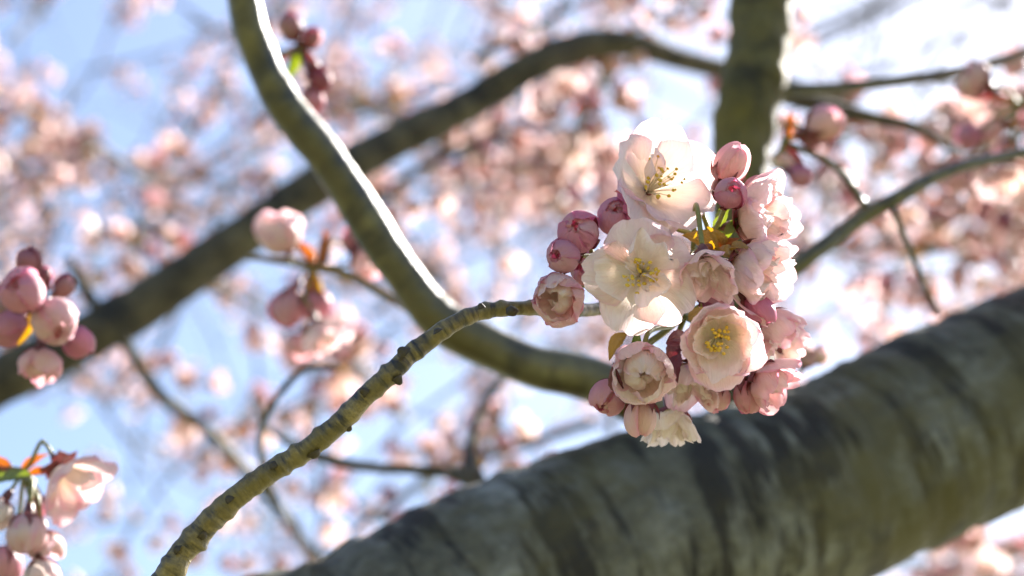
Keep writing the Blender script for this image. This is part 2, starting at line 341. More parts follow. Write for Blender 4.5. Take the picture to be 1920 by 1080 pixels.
def petal_specs(kind, R0, seed, tints):
    """list of keyword sets, one per petal; R0 = reach of the flower in metres"""
    rnd = random.Random(seed); out = []
    outer, inner = tints
    def whorl(n, ph0, ph1, L, Wd, a0, dph=0.10, **kw):
        for i in range(n):
            q = dict(kw); tn = q.get('tint', outer); q['tint'] = mixt(tn, WHITE, rnd.uniform(0, 0.22))
            q['off'] = q.get('off', 0) + 0.00035 * (i % 3)
            out.append(dict(seed=rnd.uniform(0, 90), phi0=ph0 + rnd.uniform(-dph, dph) * .5, phi1=ph1 + rnd.uniform(-dph, dph) * 2.2, L=L * rnd.uniform(0.92, 1.06), Wd=Wd * rnd.uniform(0.92, 1.1),
                            az=a0 + 2 * math.pi * i / n + rnd.uniform(-.16, .16), twist=rnd.uniform(0.02, 0.05), **q))
    if kind == 'open':
        whorl(5, R(66), R(70), R0 * 1.04, R0 * 1.75, 0, tint=outer, cup=0.05, ruf=0.15, frill=0.05, amax=.95, jag=.6)
        whorl(3, R(58), R(44), R0 * 0.95, R0 * 1.5, 0.6, tint=inner, cup=0.08, ruf=0.22, frill=0.08, off=0.0014, amax=1.0, dph=.3, jag=.7)
        whorl(2, R(38), R(14), R0 * 0.62, R0 * 0.6, 1.9, tint=inner, cup=0.2, ruf=0.25, frill=0.12, off=0.002, dph=.3)
    elif kind == 'wide':
        whorl(5, R(64), R(34), R0 * 1.22, R0 * 1.85, 0.2, tint=outer, cup=0.06, ruf=0.13, frill=0.04, amax=1.15, dph=.16, jag=.5, notch=.05)
        whorl(1, R(50), R(10), R0 * 0.95, R0 * 0.9, 2.2, tint=inner, cup=0.12, ruf=0.2, frill=0.06, off=0.0012)
    elif kind == 'cup':
        whorl(5, R(86), R(4), R0 * 1.5, R0 * 1.9, 0.1, tint=outer, cup=0.03, ruf=0.06, frill=0.03, k=0.9)
        whorl(4, R(80), R(4), R0 * 1.26, R0 * 1.6, 0.7, tint=inner, cup=0.04, ruf=0.09, frill=0.05, off=0.0010, k=0.9)
    elif kind == 'half':
        whorl(5, R(88), R(-40), R0 * 1.95, R0 * 2.0, 0.1, tint=outer, cup=0.02, ruf=0.08, frill=0.03, notch=0.03, jag=.4, dph=.14)
        whorl(3, R(84), R(-72), R0 * 2.15, R0 * 2.3, 0.8, tint=mixt(outer, inner, .6), cup=0.03, ruf=0.10, frill=0.05, off=0.0012, notch=0.03, jag=.5, dph=.22)
        whorl(2, R(80), R(-92), R0 * 2.15, R0 * 2.0, 0.3, tint=inner, cup=0.02, ruf=0.12, frill=0.06, off=0.0024, dph=.2)
    elif kind == 'bell':       # a flower seen from the side, petals still together, wavy mouth
        whorl(5, R(74), R(-2), R0 * 1.80, R0 * 1.8, 0.1, tint=outer, cup=0.02, ruf=0.12, frill=0.04, dph=.2, jag=.5, notch=.05)
        whorl(4, R(64), R(-8), R0 * 1.66, R0 * 1.4, 0.75, tint=mixt(outer, inner, .6), cup=0.04, ruf=0.15, frill=0.06, off=0.0011, dph=.2, jag=.5)
        whorl(3, R(52), R(-8), R0 * 1.45, R0 * 1.0, 0.3, tint=inner, cup=0.06, ruf=0.2, frill=0.08, off=0.002, dph=.25)
    elif kind == 'bud':
        whorl(3, R(86), R(-82), R0 * 2.95, R0 * 2.9, 0.1, dph=0.04, tint=outer, cup=0.0, ruf=0.03, frill=0.02, notch=0.03, zs=1.12)
        whorl(3, R(84), R(-92), R0 * 2.95, R0 * 2.5, 1.1, dph=0.04, tint=mixt(outer, inner, .4), cup=0.0, ruf=0.04, frill=0.03, off=0.0006, notch=0.03, zs=1.14)
        whorl(3, R(82), R(-100), R0 * 2.85, R0 * 2.1, 2.0, dph=0.05, tint=inner, cup=0.0, ruf=0.05, frill=0.05, off=0.0012, notch=0.03, zs=1.18)
    elif kind == 'tightbud':
        whorl(3, R(80), R(-88), R0 * 2.9, R0 * 3.0, 0.1, dph=0.03, tint=outer, ruf=0.025, frill=0.012, notch=0.0, zs=1.32)
        whorl(2, R(80), R(-98), R0 * 2.95, R0 * 2.6, 1.2, dph=0.03, tint=mixt(outer, inner, .5), ruf=0.03, frill=0.02, notch=0.0, off=0.0006, zs=1.34)
    return out

def sepal_specs(kind, R0, seed):
    rnd = random.Random(seed + 5); out = []
    for i in range(5):
        a = 2 * math.pi * i / 5 + 0.4 + rnd.uniform(-.1, .1)
        if kind in ('bud', 'tightbud'):
            q = dict(phi0=R(84), phi1=R(-5), L=R0 * 1.5, zs=1.2)
        elif kind in ('half', 'bell'):
            q = dict(phi0=R(88), phi1=R(20), L=R0 * 0.95)
        else:
            q = dict(phi0=R(90), phi1=R(120), L=R0 * 0.5)
        out.append(dict(seed=rnd.uniform(0, 50), Wd=R0 * 0.62, az=a, off=-0.0007, point=0.25, ruf=0.05, frill=0.02, notch=0, r0=0.0014, tint=(0.22, 0.05, 0.05), **q))
    return out

def calyx_geo(g, R0, tip=None, ped_r=0.0009, green=1.0, low=False):
    """calyx tube below the petals and the flower stalk down to tip (local coordinates)"""
    h = min(0.0075, R0 * 0.75)
    rr = [0.0018, 0.0021, 0.0022, 0.0018, ped_r * 1.05]; zz = [0.0008, -h * .2, -h * .5, -h * .85, -h * 1.05]
    tube(g, [Vector((0, 0, z)) for z in zz], rr, 6 if low else 12, 0.002, None, 0, smooth=False)
    if tip is not None:
        s = Vector((0, 0, -h)); L = (tip - s).length
        mid1 = s + Vector((0, 0, -0.38 * L)); mid2 = s.lerp(tip, 0.62) + Vector((0, 0, -0.12 * L))
        tube(g, [s, mid1, mid2, tip], [ped_r, ped_r, ped_r * 1.1, ped_r * 1.35], 5 if low else 10, 0.003 if not low else 0.012, None, 1)

def stamens_geo(g, R0, seed, n=26, reach=0.62, spread=0.75):
    rnd = random.Random(seed)
    for i in range(n):
        a = rnd.uniform(0, 2 * math.pi); th = spread * math.sqrt(rnd.random()); L = R0 * reach * rnd.uniform(0.7, 1.1)
        d = Vector((math.sin(th) * math.cos(a), math.sin(th) * math.sin(a), math.cos(th)))
        b = Vector((math.cos(a), math.sin(a), 0)) * 0.0012 * rnd.random()
        e = b + d * L; mid = b.lerp(e, .5) + Vector((0, 0, L * 0.07))
        tube(g, [b, mid, e], [0.00022, 0.00018, 0.00014], 5, 0.004, None, 0)
        r = 0.00052 * rnd.uniform(0.8, 1.25); f = d.cross(Vector((rnd.random(), rnd.random(), 1))).normalized()
        tube(g, [e - f * r * 1.3, e - f * r * .6, e + f * r * .6, e + f * r * 1.3], [r * .3, r, r, r * .3], 6, 0.01, None, 1, smooth=False)

def frame(loc, ax, roll=0.0):
    q = ax.to_track_quat('Z', 'Y')
    return Matrix.Translation(loc) @ q.to_matrix().to_4x4() @ Matrix.Rotation(roll, 4, 'Z')

FNAME = {'open': 'flower', 'wide': 'flower', 'cup': 'flower', 'half': 'flower', 'bell': 'flower', 'bud': 'bud', 'tightbud': 'bud'}
def place_flower(thing, kind, px, py, d, ax, Rpx, tints=(PALE, WHITE), tip=None, roll=0.0, seed=1, label=None, drop=0.0, stamen=None):
    """drop = how far below (px,py) along the axis, in R0, the base of the flower sits"""
    R0 = Rpx * K * d; A = axis(*ax)
    base = P(px, py, d) - A * (R0 * drop)
    Mw = frame(base, A, roll); Ml = Matrix.Translation(-thing.location) @ Mw
    g = Geo(); calyx_geo(g, R0, (Mw.inverted() @ tip) if tip is not None else None)
    for q in sepal_specs(kind, R0, seed): petal_geo(g, nu=8, nv=6, mat=2, **q)
    o = link(FNAME[kind], g.mesh(FNAME[kind], [M_CALYX, M_PEDICEL, M_CALYX_LEAF]), thing, Ml)
    if label: o['label'] = label
    for q in petal_specs(kind, R0, seed, tints):
        g = Geo(); petal_geo(g, nu=16, nv=16, **q); link("petal", g.mesh("petal", [M_PETAL]), o)
    if stamen:
        g = Geo(); stamens_geo(g, R0, seed + 3, *stamen); link("stamen_tuft", g.mesh("stamen_tuft", [M_FILAMENT, M_ANTHER]), o)
    return o
M_CALYX_LEAF = thin_leafy("sepal_tissue", (0.10, 0.07, 0.02), 0.25, veins=(10, 3), vein_amt=0.3, gloss=0.06)

def leaf_geo(g, L, Wd, seed, tint, fold=0.5, curl=0.6, mat=0, nu=12, nv=8):
    """a young folded leaf along +X, up +Z, with a fine saw edge"""
    vs = []; bk = []; fs = []
    for i in range(nu + 1):
        t = i / nu; wv = Wd * 0.5 * (math.sin(math.pi * t ** 0.8) ** 0.9 if 0 < t < 1 else 0.02)
        ang = curl * t; x = L * math.sin(ang) / max(curl, 1e-3) if curl else L * t; z = -L * (1 - math.cos(ang)) / max(curl, 1e-3)
        for j in range(nv + 1):
            v = 2 * j / nv - 1; saw = 1 + (0.10 * ((i % 2) - .5) if abs(v) == 1 else 0)
            y = wv * v * math.cos(fold) * saw; dz = wv * abs(v) * math.sin(fold)
            dz += 0.05 * L * nz(t * 3, v * 2, seed)
            vs.append((x, y, z + dz)); bk.append((v, t, seed % 9))
    for i in range(nu):
        for j in range(nv):
            a = i * (nv + 1) + j; fs.append((a, a + 1, a + nv + 2, a + nv + 1))
    g.add(vs, fs, mat, bk, tint)
COPPER = (0.34, 0.10, 0.03); GOLD = (0.42, 0.24, 0.05); GREEN = (0.16, 0.20, 0.03); MAROON = (0.16, 0.03, 0.035)
def place_leaf(thing, name, px, py, d, direction, up, Lpx, Wpx, tint, seed, fold=0.5, curl=0.6):
    A = axis(*direction); U = axis(*up); Y = U.cross(A).normalized(); U = A.cross(Y)
    b = P(px, py, d)
    Mw = Matrix(((A.x, Y.x, U.x, b.x), (A.y, Y.y, U.y, b.y), (A.z, Y.z, U.z, b.z), (0, 0, 0, 1)))
    g = Geo(); leaf_geo(g, Lpx * K * d, Wpx * K * d, seed, tint, fold, curl)
    return link(name, g.mesh(name, [M_LEAF]), thing, Matrix.Translation(-thing.location) @ Mw)

# ---------------------------------------------------------------- the blossom twig in focus
D0 = 0.76
tw = bpy.data.objects.new("flowering_twig", None); COL.objects.link(tw); tw.location = P(310, 1085, 0.745)
tag(tw, "knobbly brown cherry twig in sharp focus ending in a large pink blossom cluster", "blossom twig")
twp = [(330, 1640, 90, 1.0), (160, 1560, 74, .88), (80, 1440, 62, .78), (150, 1290, 56, .745), (310, 1085, 50, .743), (345, 1032, 48, .745), (420, 952, 44, .745), (500, 890, 41, .745), (580, 840, 40, .745), (640, 790, 39, .745), (690, 738, 38, .745), (742, 692, 37, .745), (765, 668, 36, .748), (800, 642, 35, .75), (850, 607, 32, .753), (900, 586, 28, .757), (950, 579, 26, .76), (1000, 578, 25, .765), (1060, 582, 24, .78), (1130, 578, 24, .80), (1210, 555, 24, .805), (1270, 520, 26, .80), (1310, 480, 30, .795), (1335, 445, 26, .79), (1345, 425, 14, .785)]
pts = [P(x, y, d) - tw.location for x, y, w_, d in twp]; rads = [W(w_, d) for x, y, w_, d in twp]
_sp, _sr = spline(pts, rads, 0.0008)
_len = 0.0; NODE = []
for i in range(1, len(_sp)): _len += (_sp[i] - _sp[i - 1]).length
rn = random.Random(4); s = 0.02
while s < _len:
    NODE.append((s, rn.uniform(0, 6.28), rn.uniform(0.35, 1.0))); s += rn.uniform(0.005, 0.014)
def twig_disp(x, y, s, r, u):
    d = 0.07 * nz(x * 200, y * 200, s * 60) + 0.05 * nz(x * 500, y * 500, s * 700) + 0.05 * nz(x * 90, y * 90 + 3, s * 420)
    for sn, an, st in NODE:
        q = (s - sn) / 0.0016
        if abs(q) < 3:
            c = (x * math.cos(an) + y * math.sin(an)) / r
            d += math.exp(-q * q) * (0.15 * st + 0.26 * st * max(0, c) ** 5)
    return r * d
g = Geo(); tube(g, pts, rads, 28, 0.0008, twig_disp)
stem = link("stem", g.mesh("stem", [M_TWIG]), tw)
# bud stubs and leaf scars standing proud of the twig
def knob(px, py, d, ax, Lpx, Wpx, seed):
    A = axis(*ax); g = Geo(); L = Lpx * .5 * K * d; r = Wpx * .8 * K * d / 2
    pp = [Vector((0, 0, -L * .4)), Vector((0, 0, 0)), Vector((0, 0, L * .35)), Vector((L * .05, 0, L * .75)), Vector((L * .1, 0, L))]
    tube(g, pp, [r * 1.5, r * 1.3, r * 1.05, r * .8, r * .3], 12, L / 8, lambda x, y, s, rr, u: rr * 0.25 * nz(x * 700 + seed, y * 700, s * 900))
    link("bud_stub", g.mesh("bud_stub", [M_STUB]), stem, Matrix.Translation(-tw.location) @ frame(P(px, py, d), A))
for a in [(756, 660, .742, (-.7, .75, .3), 22, 24, 1), (746, 712, .742, (.55, -.8, .2), 22, 18, 2), (684, 735, .742, (-.8, .5, .3), 22, 17, 3), (652, 800, .745, (.5, -.85, .1), 20, 18, 4),
          (590, 852, .742, (.5, -.85, .2), 16, 24, 5), (514, 872, .742, (-.5, .85, .2), 16, 22, 6), (430, 935, .742, (-.6, .7, .3), 14, 20, 7), (380, 1005, .742, (.6, -.7, .2), 16, 22, 8), (960, 582, .752, (.1, .5, .8), 12, 20, 9), (902, 575, .75, (-.3, .9, .2), 14, 14, 10), (332, 1030, .74, (-.8, .5, .3), 14, 18, 11), (820, 620, .745, (-.5, .85, .2), 10, 18, 12)]:
    knob(*a)
SP1 = P(1330, 450, .785); SP2 = P(1295, 520, .795); SP3 = P(1285, 590, .795)
FL = [  # kind, px, py, depth, axis (right, up, to camera), reach px, tints, stalk end, roll, drop, stamens, label
 ('wide', 1222, 352, .770, (.42, .36, .83), 118, (mixt(PALE, WHITE, .55), WHITE), SP1, 0.3, 0.15, (30, .62, .6), "widest open flower at the top of the cluster, white with pink rims"),
 ('open', 1203, 512, .735, (-.05, -.08, 1), 106, (mixt(PALE, WHITE, .5), WHITE), SP2, 0.5, 0.15, (34, .55, .55), "large cream-white open flower with yellow stamens"),
 ('half', 1046, 560, .748, (-.25, -.12, .96), 50, (PINK, WHITE), SP2, 1.0, 0.9, None, None),
 ('bell', 1325, 515, .735, (.05, -.72, .66), 50, (PALE, WHITE), SP2, 2.0, 0.75, None, None),
 ('bell', 1408, 508, .755, (.84, -.22, .50), 72, (PALE, WHITE), SP1, 0.2, 0.55, None, None),
 ('bell', 1428, 408, .765, (.80, .22, .56), 72, (PALE, WHITE), SP1, 1.4, 0.65, (14, .7, .4), None),
 ('cup', 1352, 640, .728, (.04, -.22, .97), 78, (PALE, WHITE), SP3, 0.9, 0.55, (30, .55, .6), "cream cup-shaped flower with golden stamens"),
 ('half', 1205, 700, .738, (.0, -.15, .99), 58, (PALE, WHITE), SP3, 0.6, 0.9, None, "rounded half-open flower with cream heart"),
 ('bell', 1292, 715, .765, (-.15, -.85, .5), 52, (PALE, WHITE), SP3, 0.4, 0.65, None, None),
 ('bell', 1258, 795, .780, (.05, -.95, .25), 48, (WHITE, WHITE), SP3, 0.9, 0.60, None, "sunlit white flower hanging lowest"),
 ('bell', 1450, 620, .775, (.5, -.6, .3), 50, (PINK, WHITE), SP3, 1.9, 0.70, None, None),
 ('bell', 1448, 722, .762, (.62, -.62, .4), 52, (PINK, PALE), SP3, 2.4, 0.75, None, None),
 ('tightbud', 1372, 305, .770, (.5, .82, .25), 30, (PINK, PALE), SP1, 0.5, 1.3, None, "long pink bud pointing up above the cluster"),
 ('bud', 1369, 362, .752, (.1, .45, .85), 25, (ROSE, PINK), SP1, 0.1, 1.2, None, None),
 ('tightbud', 1418, 355, .778, (.75, .5, .2), 20, (DEEP, DEEP), SP1, 0.9, 1.3, None, "small dark magenta bud"),
 ('bud', 1156, 405, .760, (-.15, .45, .85), 33, (ROSE, PINK), SP2, 0.3, 1.2, None, None),
 ('bud', 1086, 435, .752, (-.3, .35, .88), 34, (ROSE, PINK), SP2, 1.6, 1.2, None, None),
 ('bud', 1056, 479, .748, (-.6, .0, .8), 27, (ROSE, ROSE), SP2, 2.6, 1.2, None, None),
 ('bud', 1216, 428, .768, (.1, .5, .8), 29, (DEEP, ROSE), SP2, 0.8, 1.2, None, None),
 ('bud', 1098, 505, .770, (-.4, .2, .8), 27, (ROSE, ROSE), SP2, 0.6, 1.2, None, None),
 ('bud', 1140, 748, .758, (-.45, -.6, .6), 29, (ROSE, PINK), SP3, 1.1, 1.2, None, "dusky bud still half wrapped in its dark calyx"),
 ('tightbud', 1202, 785, .752, (-.08, -.95, .25), 27, (PINK, PALE), SP3, 0.2, 1.3, None, None),
 ('tightbud', 1348, 748, .772, (-.1, -.97, .1), 20, (PINK, PINK), SP3, 0.7, 1.3, None, None),
 ('tightbud', 1400, 745, .770, (.12, -.95, .15), 25, (ROSE, PINK), SP3, 1.9, 1.3, None, None),
 ('tightbud', 1420, 584, .755, (.6, -.6, .3), 25, (ROSE, PINK), SP2, 2.5, 1.3, None, None),
 ('tightbud', 1345, 572, .775, (.6, -.3, .5), 24, (DEEP, DEEP), SP2, 0.5, 1.3, None, None),
 ('bell', 1478, 640, .80, (.6, -.3, -.3), 36, (PALE, WHITE), SP3, 0.5, 0.7, None, None),
]
for i, (kind, px, py, d, ax, rp, tints, tip, roll, drop, st, lab) in enumerate(FL):
    place_flower(tw, kind, px, py, d, ax, rp, tints, tip, roll, 101 + 7 * i, lab, drop, st)
for i, a in enumerate([
    ('bud_scale', 1345, 470, .765, (-.8, .55, .2), (.2, .4, .9), 75, 52, GOLD, .7, .8), ('bud_scale', 1350, 465, .758, (-.3, .7, .6), (.5, -.2, .8), 52, 44, GOLD, .8, .9),
    ('bud_scale', 1345, 475, .76, (.5, .5, .6), (-.4, .2, .9), 55, 38, COPPER, .8, .7), ('bud_scale', 1340, 472, .755, (.9, -.05, .4), (0, .6, .8), 60, 34, GOLD, .5, .7),
    ('leaf', 1345, 455, .775, (.15, .95, .1), (-.5, 0, .8), 90, 34, GREEN, .6, .5), ('leaf', 1360, 450, .77, (.5, .8, .3), (-.5, .3, .8), 62, 30, GREEN, .7, .5),
    ('bud_scale', 1175, 625, .77, (-.6, -.6, .3), (-.4, .5, .7), 62, 36, GOLD, .6, .6), ('leaf', 1195, 620, .772, (-.2, -.95, .1), (.3, 0, .9), 70, 26, GREEN, .7, .4),
    ('leaf', 1290, 600, .765, (.5, .35, .5), (0, .5, .8), 55, 30, GOLD, .6, .6), ('bud_scale', 1280, 640, .768, (-.5, -.5, .4), (-.4, .5, .8), 55, 40, MAROON, .5, .7),
    ('bud_scale', 1270, 665, .755, (-.2, -.6, .6), (-.6, .5, .6), 60, 46, MAROON, .5, .7), ('bud_scale', 1250, 640, .75, (.5, .1, .5), (.1, .5, .8), 60, 44, MAROON, .5, .8), ('bud_scale', 1165, 735, .745, (-.35, .7, .4), (-.5, .3, .8), 60, 36, MAROON, .6, .8), ('bud_scale', 1390, 600, .752, (.7, -.3, .4), (.2, .6, .7), 50, 36, MAROON, .5, .6),
    ('bud_scale', 1335, 478, .75, (-.5, .3, .6), (.2, .6, .7), 46, 40, COPPER, .9, 1.0), ('bud_scale', 1352, 480, .748, (.1, .4, .7), (.0, .7, .6), 44, 40, GOLD, .9, 1.0), ('bud_scale', 1370, 470, .752, (.5, .3, .6), (-.1, .7, .6), 46, 32, GOLD, .8, .9),
    ('bud_scale', 1275, 630, .765, (.4, -.7, .4), (.4, .5, .8), 50, 34, MAROON, .5, .7), ('bud_scale', 1205, 395, .775, (-.5, -.2, .5), (0, .5, .8), 34, 22, COPPER, .6, .5)]):
    place_leaf(tw, a[0], a[1], a[2], a[3], a[4], a[5], a[6], a[7], a[8], 2.3 * i + 1, a[9], a[10])

# ---------------------------------------------------------------- nearer soft-focus sprigs, with all their parts
def sprig(label, origin, flowers, leaves, stempix=None, name="blossom_sprig"):
    e = bpy.data.objects.new(name, None); COL.objects.link(e); e.location = P(*origin); tag(e, label, "blossom sprig")
    if stempix:
        g = Geo(); tube(g, [P(x, y, d) - e.location for x, y, w_, d in stempix], [W(w_, d) for x, y, w_, d in stempix], 12, 0.006, limb_disp)
        link("stem", g.mesh("stem", [M_TWIG]), e)
    for i, f in enumerate(flowers):
        kind, px, py, d, ax, rp, tints, drop = f[:8]
        place_flower(e, kind, px, py, d, ax, rp, tints, P(*origin), 0.7 * i, int(px * 3 + py) , None, drop, f[8] if len(f) > 8 else None)
    for i, a in enumerate(leaves):
        place_leaf(e, 'leaf', *a[:-1], seed=i * 1.9 + a[0] % 5, fold=a[-1])
    return e
dl = .93
sprig("hanging sprig of deep pink round buds in front of the heavy far limb", (70, 575, dl),
  [('bud', 40, 545, dl - .03, (-.2, .3, .9), 38, (ROSE, PINK), 1.2), ('tightbud', 55, 492, dl, (0, .9, .3), 22, (DEEP, ROSE), 1.3), ('tightbud', 78, 520, dl + .02, (.3, .8, .3), 18, (DEEP, DEEP), 1.3),
   ('bud', 104, 605, dl - .02, (.4, -.5, .7), 40, (PINK, PINK), 1.2), ('bud', 15, 612, dl, (-.5, -.4, .7), 36, (ROSE, PINK), 1.2), ('bud', 150, 645, dl, (.7, -.7, .3), 26, (ROSE, ROSE), 1.2),
   ('half', 74, 690, dl - .01, (.0, -.9, .4), 40, (PINK, PALE), .9), ('tightbud', 120, 535, dl + .02, (.5, .5, .3), 18, (DEEP, ROSE), 1.3), ('tightbud', 10, 570, dl, (-.5, .1, .5), 22, (DEEP, DEEP), 1.3), ('bud', -30, 560, dl, (-.7, .1, .5), 34, (ROSE, PINK), 1.2)],
  [(60, 585, dl, (-.2, -.8, .4), (.5, .3, .8), 70, 30, GOLD, .6), (60, 580, dl, (.4, .5, .4), (-.4, .3, .8), 50, 24, GREEN, .6)], [(-180, 520, 26, dl + .03), (-60, 560, 22, dl + .01), (20, 575, 20, dl), (72, 575, 16, dl)])
sprig("sprig with one drooping white flower, copper leaves and pink buds below it", (45, 885, dl),
  [('wide', 128, 895, dl - .02, (.62, -.70, .45), 84, (PALE, WHITE), .3), ('bud', 48, 1005, dl - .03, (.0, -.8, .5), 34, (PINK, PALE), 1.2), ('half', 85, 1030, dl - .02, (.2, -.9, .3), 36, (PALE, WHITE), .9),
   ('tightbud', 72, 950, dl, (.2, -.9, .2), 17, (DEEP, DEEP), 1.3), ('half', -10, 965, dl - .02, (-.4, -.7, .4), 34, (WHITE, WHITE), .9), ('bud', 8, 1062, dl, (-.2, -.9, .3), 30, (ROSE, PINK), 1.2), ('bud', 80, 1085, dl - .03, (.2, -.9, .3), 30, (PALE, PINK), 1.2)],
  [(30, 890, dl, (-.6, .5, .3), (.3, .5, .7), 80, 30, COPPER, .6), (40, 890, dl, (.5, .55, .3), (-.3, .5, .7), 70, 30, COPPER, .6), (50, 892, dl, (.9, .25, .3), (0, .6, .7), 60, 28, COPPER, .7), (60, 890, dl - .01, (-1, -.05, .2), (0, .7, .7), 95, 34, GREEN, .5)],
  [(-180, 840, 26, dl + .03), (-70, 870, 22, dl + .01), (10, 882, 20, dl), (50, 885, 16, dl)])
dm = 1.2
sprig("drooping sprig of white and pink flowers on a thin twig left of the arching limb", (590, 500, dm),
  [('half', 522, 432, dm - .02, (-.2, .6, .5), 46, (PALE, WHITE), .9), ('bud', 690, 425, dm, (.4, .7, .3), 30, (ROSE, ROSE), 1.2), ('bell', 690, 490, dm, (.8, -.5, .3), 40, (PINK, WHITE), .7),
   ('bud', 540, 580, dm, (-.3, -.8, .3), 32, (ROSE, PINK), 1.2), ('bell', 605, 630, dm - .02, (.4, -.85, .3), 44, (PALE, WHITE), .7), ('bud', 595, 575, dm, (.1, -.9, .3), 26, (ROSE, PINK), 1.2), ('tightbud', 665, 450, dm + .02, (.1, .9, .2), 20, (DEEP, ROSE), 1.3), ('half', 560, 655, dm, (-.2, -.9, .3), 30, (PINK, WHITE), .9)],
  [(590, 500, dm, (-.4, .75, .3), (.4, .3, .8), 70, 30, COPPER, .6), (600, 500, dm, (.2, .85, .3), (.4, .3, .8), 74, 30, COPPER, .6), (585, 505, dm, (-.1, -.9, .3), (.4, .3, .8), 70, 32, COPPER, .6), (585, 505, dm, (.3, -.8, .3), (-.4, .3, .8), 60, 28, GOLD, .6)],
  [(850, 640, 22, 1.11), (800, 600, 20, 1.14), (720, 552, 18, 1.17), (650, 515, 18, 1.19), (590, 500, 18, dm), (520, 488, 14, dm), (460, 482, 10, dm)])
sprig("drooping dark sprig of maroon buds and leaves beside the top of the arching limb", (565, 90, 1.15),
  [('tightbud', 545, 50, 1.15, (-.4, .8, .2), 20, (DEEP, DEEP), 1.3), ('tightbud', 585, 70, 1.15, (.5, .7, .2), 16, (DEEP, ROSE), 1.3), ('tightbud', 600, 150, 1.15, (.3, -.9, .2), 20, (DEEP, ROSE), 1.3), ('bud', 585, 190, 1.15, (.0, -.9, .2), 20, (ROSE, ROSE), 1.2)],
  [(560, 85, 1.15, (-.2, -.9, .2), (.4, .3, .8), 70, 32, GREEN, .6), (565, 90, 1.15, (.4, -.8, .2), (.4, .3, .8), 100, 34, MAROON, .5), (570, 90, 1.15, (-.7, -.3, .2), (0, .6, .8), 60, 28, MAROON, .5)],
  [(480, 120, 16, 1.11), (520, 105, 14, 1.13), (565, 90, 12, 1.15)])
sprig("sprig with one round pink bud and maroon leaves beside the mossy upright limb", (1470, 265, 1.08),
  [('bud', 1550, 228, 1.07, (.8, .35, .3), 33, (PINK, PINK), 1.2), ('tightbud', 1520, 262, 1.08, (.6, -.7, .2), 16, (DEEP, ROSE), 1.3), ('half', 1480, 225, 1.1, (.1, .9, .2), 22, (PALE, WHITE), .9), ('tightbud', 1500, 330, 1.07, (.8, -.4, .3), 18, (ROSE, DEEP), 1.3), ('bell', 1470, 300, 1.1, (-.2, -.8, .2), 20, (PALE, WHITE), .7)],
  [(1470, 262, 1.08, (.3, .9, .2), (.4, .3, .8), 60, 26, COPPER, .6), (1475, 265, 1.08, (.8, .3, .2), (0, .5, .8), 60, 22, COPPER, .6), (1470, 270, 1.08, (.6, -.7, .2), (.4, .3, .8), 80, 24, MAROON, .5)])
sprig("tiny pink and white sprig sprouting on the trunk's upper edge", (1010, 900, 1.12),
  [('bud', 1040, 865, 1.1, (.6, .6, .4), 17, (PALE, WHITE), 1.2), ('bud', 1000, 882, 1.1, (-.4, .7, .4), 13, (ROSE, PINK), 1.2), ('tightbud', 1058, 872, 1.1, (.8, .3, .4), 11, (PINK, WHITE), 1.3)], [(1010, 900, 1.11, (-.5, .4, .4), (0, .5, .8), 26, 12, COPPER, .5)])
sprig("small blurred sprig of pale buds between the lower flowers and the trunk", (1500, 690, 1.1),
  [('bud', 1540, 665, 1.09, (.7, .5, .3), 14, (PALE, WHITE), 1.2), ('bud', 1515, 672, 1.09, (.3, .7, .3), 13, (PINK, WHITE), 1.2), ('bud', 1505, 655, 1.09, (-.2, .9, .3), 13, (PALE, WHITE), 1.2)], [(1500, 690, 1.09, (.6, .4, .4), (0, .5, .8), 30, 12, COPPER, .5)])

# ---------------------------------------------------------------- background: flowering branches high in the canopy
def proto_flower(kind, R0, seed, tints):
    g = Geo()
    sp = petal_specs(kind, R0, seed, tints)
    for q in sp: petal_geo(g, nu=5, nv=5, **q)
    for q in sepal_specs(kind, R0, seed)[:4]: petal_geo(g, nu=3, nv=2, mat=1, **q)
    calyx_geo(g, R0, None, low=True); g.m = [m_ if k_ < len(sp) * 25 else (1 if k_ < len(sp) * 25 + 24 else 2) for k_, m_ in enumerate(g.m)]
    return g
BLUSH = (0.89, 0.60, 0.68, 0.4)
BGM = [M_PETAL, M_CALYX_LEAF, M_CALYX, M_LEAF, M_PEDICEL]
PG = []
for i, (kind, R0, t) in enumerate([('wide', .017, (BLUSH, PALE)), ('half', .0115, (PINK, BLUSH)), ('bell', .0105, (BLUSH, PALE)), ('half', .010, (BLUSH, PALE)), ('bud', .0078, (PINK, BLUSH)), ('bud', .0066, (PINK, PINK)), ('tightbud', .0058, (DEEP, ROSE)), ('bud', .007, (ROSE, PINK))]):
    g = proto_flower(kind, R0, 900 + i, t); PG.append((FNAME[kind], g, g.mesh(FNAME[kind], BGM)))
PROTO = []          # cluster layouts: sprig mesh (stalks + leaves), flower placements, and everything joined for far ones
